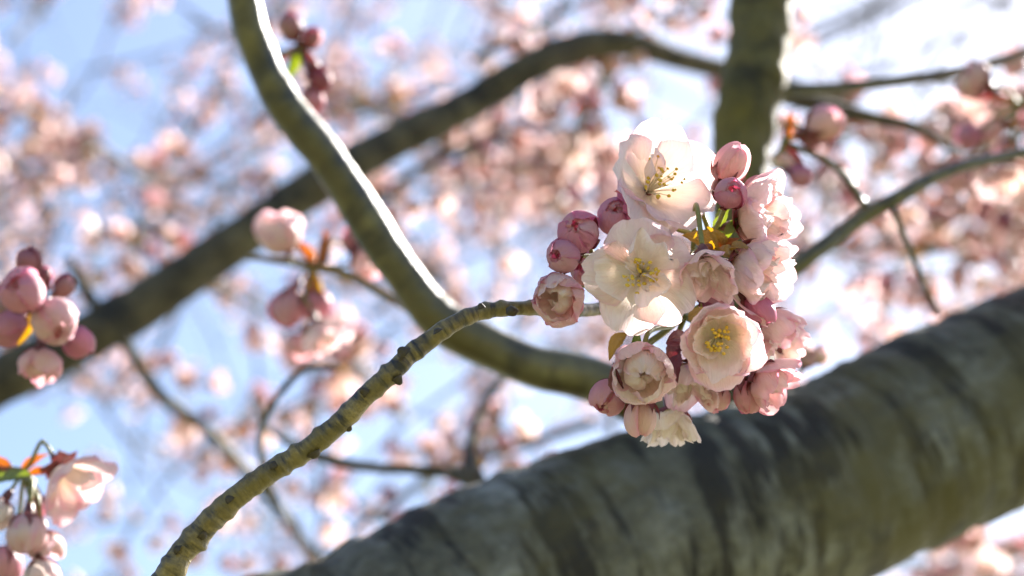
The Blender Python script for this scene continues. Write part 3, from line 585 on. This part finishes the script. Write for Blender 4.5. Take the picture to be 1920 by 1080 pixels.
for c in range(8):
    rnd = random.Random(50 + c); g = Geo(); pl = []
    nfl = rnd.choice([3, 4, 5]); nb = rnd.choice([2, 3, 4])
    kinds = [rnd.choice([0, 1, 2, 3, 2, 0]) for _ in range(nfl)] + [rnd.choice([4, 5, 6, 7, 5]) for _ in range(nb)]
    for kx in kinds:
        while True:
            d = Vector((rnd.uniform(-1, 1), rnd.uniform(-1, 1), rnd.uniform(-1, .7)))
            if 0.3 < d.length < 1: break
        d.normalize(); L = rnd.uniform(.022, .042); e = d * L + Vector((0, 0, -.008))
        pl.append((kx, frame(e, (d + Vector((0, 0, -.25))).normalized(), rnd.uniform(0, 6))))
        tube(g, [Vector((0, 0, 0)), d * L * .4 + Vector((0, 0, .003)), e - d * .004], [.0013, .0009, .0009], 5, .015, None, 4)
    for k in range(rnd.choice([1, 2, 3])):
        h = Geo(); leaf_geo(h, rnd.uniform(.018, .032), rnd.uniform(.008, .012), c * 3 + k, rnd.choice([COPPER, COPPER, GOLD, GOLD, MAROON]), .5, .7, nu=5, nv=4)
        a = Vector((rnd.uniform(-1, 1), rnd.uniform(-1, 1), rnd.uniform(-.1, 1))).normalized()
        g.merge(h, a.to_track_quat('X', 'Z').to_matrix().to_4x4(), {0: 3})
    j = Geo(); j.merge(g, Matrix.Identity(4), {k: k for k in range(5)})
    for kx, M in pl: j.merge(PG[kx][1], M, {k: k for k in range(5)})
    PROTO.append((g.mesh("blossom_cluster", BGM), pl, j.mesh("blossom_cluster", BGM)))

def density(x, y):
    if 1920 > x > 1480 and y < 190: return 0.06
    if x > 1480: return 0.6
    if 1300 < x: return 0.6
    if y > 820 and x < 950: return 0.5
    if x < 1000 and y < 560: return 1.0
    return 0.75
rb = random.Random(77)
def bg_branch(x, y, ang, length, d, w0, n_side, dens=1.0, spacing=95, margin=80):
    """a far flowering branch: stem plus blossom clusters on short spurs"""
    pix = []; a = ang; px, py = x, y; n = 6; dd = d
    for i in range(n + 1):
        pix.append((px, py, lerp(w0, w0 * .4, i / n), dd)); a += rb.uniform(-.28, .28); dd += rb.uniform(-.01, .05) * d
        px += math.cos(a) * length / n; py += math.sin(a) * length / n
    e = bpy.data.objects.new("flowering_branch", None); COL.objects.link(e); e.location = P(*pix[0][:2], pix[0][3])
    pts = [P(X, Y, D) - e.location for X, Y, _, D in pix]; rads = [W(w_, D) for _, _, w_, D in pix]
    g = Geo(); tube(g, pts, rads, 8, .03, None)
    sp, sr = spline(pts, rads, .01); cl = []
    for k in range(n_side):
        i0 = rb.randrange(len(sp) // 6, len(sp) - 1); b = sp[i0]
        v = axis(rb.uniform(-1, 1), rb.uniform(-1, 1), rb.uniform(-.5, .5)); L = rb.uniform(80, 230) * K * d
        tp = [b, b + v * L * .35 + Vector((0, 0, -.01)), b + v * L * .7, b + v * L + Vector((0, 0, rb.uniform(-.05, .03)))]
        tube(g, tp, [sr[i0] * .6, sr[i0] * .45, sr[i0] * .35, sr[i0] * .25], 6, .03, None)
        for q in (2, 3):
            if rb.random() < .8: cl.append(tp[q])
    link("stem", g.mesh("stem", [M_FAR]), e)
    s_px = rb.uniform(20, spacing)
    tot = sum((sp[i] - sp[i - 1]).length for i in range(1, len(sp))); acc = 0; nxt = s_px * K * d
    for i in range(1, len(sp)):
        acc += (sp[i] - sp[i - 1]).length
        if acc > nxt: cl.append(sp[i] + Vector((rb.uniform(-1, 1), rb.uniform(-1, 1), rb.uniform(-1, 1))) * .012); nxt += rb.uniform(.6, 1.4) * spacing * K * d
    cnt = 0
    for p in cl:
        wp = p + e.location - CAM; dep = wp.dot(AX_F); X = 960 + wp.dot(AX_R) / (K * dep); Y = 540 - wp.dot(AX_U) / (K * dep)
        if not (-margin < X < 1920 + margin and -margin < Y < 1080 + margin) or rb.random() > density(X, Y) * dens: continue
        pr = rb.choice(PROTO); M = Matrix.Translation(p) @ Matrix.Rotation(rb.uniform(0, 6.28), 4, 'Z') @ Matrix.Rotation(rb.uniform(-.4, .4), 4, 'X') @ Matrix.Scale(rb.uniform(.85, 1.15), 4)
        if d < 2.7:
            o = link("blossom_cluster", pr[0], e, M)
            for kx, FM in pr[1]: link(PG[kx][0], PG[kx][2], o, FM)
        else: link("blossom_cluster", pr[2], e, M)
        cnt += 1
    return e, cnt
SPOTS = []; OUT = []; rb2 = random.Random(5)
for i in range(84):
    layer = (0, 1, 2, 3, 1, 2, 3, 3)[i % 8]
    d = [rb.uniform(2.0, 2.6), rb.uniform(2.8, 4.0), rb.uniform(4.0, 5.8), rb.uniform(5.2, 7.5)][layer]
    x = rb.uniform(-150, 1950); y = rb.uniform(-100, 950)
    if x > 1150 and rb.random() < .3: x = rb.uniform(-150, 1000)
    ang = rb.choice([R(20), R(-35), R(70), R(140), R(200), R(-60)]) + rb.uniform(-.5, .5)
    SPOTS.append((layer, d, x, y, ang, rb.uniform(420, 900), rb.uniform(9, 22) * (2.4 / d) ** .5, rb.choice([2, 3, 4]) + layer, .52))
SPOTS += [(0, 1.75, 2050, 180, R(165), 420, 12, 3, 1.6), (0, 1.8, 2040, 330, R(190), 380, 12, 3, 1.6), (1, 2.4, 2020, 480, R(170), 500, 12, 3, 1.6), (1, 2.6, 1980, 420, R(140), 420, 12, 3, 1.4),
          (0, 2.0, 1990, 250, R(110), 420, 10, 3, 1.5), (2, 3.3, 1560, 360, R(30), 420, 12, 3, 1.4), (1, 2.3, 1930, 1120, R(215), 330, 12, 4, 1.6), (2, 3.0, 2000, 980, R(150), 300, 10, 4, 1.6), (0, 1.9, 1130, 130, R(100), 300, 10, 3, 1.2), (0, 2.0, 1200, -60, R(20), 330, 12, 4, 1.4)]
SHADE = [(0, 1.22, 2160, 600, R(-95), 600, 16, 4, 3.0)]      # unseen branch added out to the right to shade the cluster from the sun
for k in range(34):      # bare twigs criss-crossing the sky
    SPOTS.append((9, rb.uniform(1.7, 4.0), rb.uniform(1450, 1950) if k % 3 == 0 else rb.uniform(-100, 1500), rb.uniform(-100, 700), rb.choice([R(25), R(-30), R(60), R(120), R(160)]) + rb.uniform(-.3, .3), rb.uniform(400, 800), rb.uniform(7, 14), 3, 0.0))
for k, sh in enumerate(SHADE):
    e, c = bg_branch(*sh[2:5], sh[5], sh[1], sh[6], sh[7], sh[8], 75, 700)
    tag(e, ["drooping flowering branch on the sun side of the blossom cluster", "flowering branch hanging behind the drooping one on the sun side"][k], "flowering branch")
for k in range(44):      # the canopy goes on beside and above the view
    layer = (0, 1, 2, 3)[k % 4]
    OUT.append((layer, [rb2.uniform(2.0, 2.6), rb2.uniform(2.8, 4.0), rb2.uniform(4.0, 5.8), rb2.uniform(5.2, 7.5)][layer], rb2.uniform(-1300, -100) if k % 2 else rb2.uniform(2050, 3000), rb2.uniform(-500, 1000),
                rb2.choice([R(20), R(-35), R(70), R(140), R(200), R(-60)]), rb2.uniform(420, 900), rb2.uniform(9, 20) * (2.4 / 3) ** .5, 4, .7))
total = 0
for layer, d, x, y, ang, ln, w0, ns, dens in SPOTS + OUT:
    far_out = x < -200 or x > 2050
    e, c = bg_branch(x, y, ang, ln, d, w0, ns, dens, 120 if layer == 0 else 85, 1500 if far_out else 80); total += c
    mx, my = x + math.cos(ang) * 300, y + math.sin(ang) * 300
    limb = 730 - (mx - 0) * 0.6
    where = "right of the mossy upright limb" if mx > 1400 else "between the arching and mossy limbs" if mx > 700 and my < 500 else "above the heavy far limb" if my < limb else "below the heavy far limb"
    many = "few" if c < 5 else "many"
    lie = "upright" if abs(math.sin(ang)) > .8 else "level" if abs(math.sin(ang)) < .35 else "slanting"
    if c == 0: tag(e, f"thin bare blurred {lie} twig {where}", "twig", f"bare {lie} twigs {where}")
    elif layer == 0: tag(e, f"soft-focus {lie} branch with {many} separate pink flowers, {where}", "flowering branch", f"nearer {lie} branches with {many} blossoms {where}")
    else: tag(e, f"strongly blurred {lie} branch with {many} tiny pink blossoms, {where}", "flowering branch", f"far {lie} branches with {many} blossoms {where}")
print("clusters", total, "objects", len(bpy.data.objects))
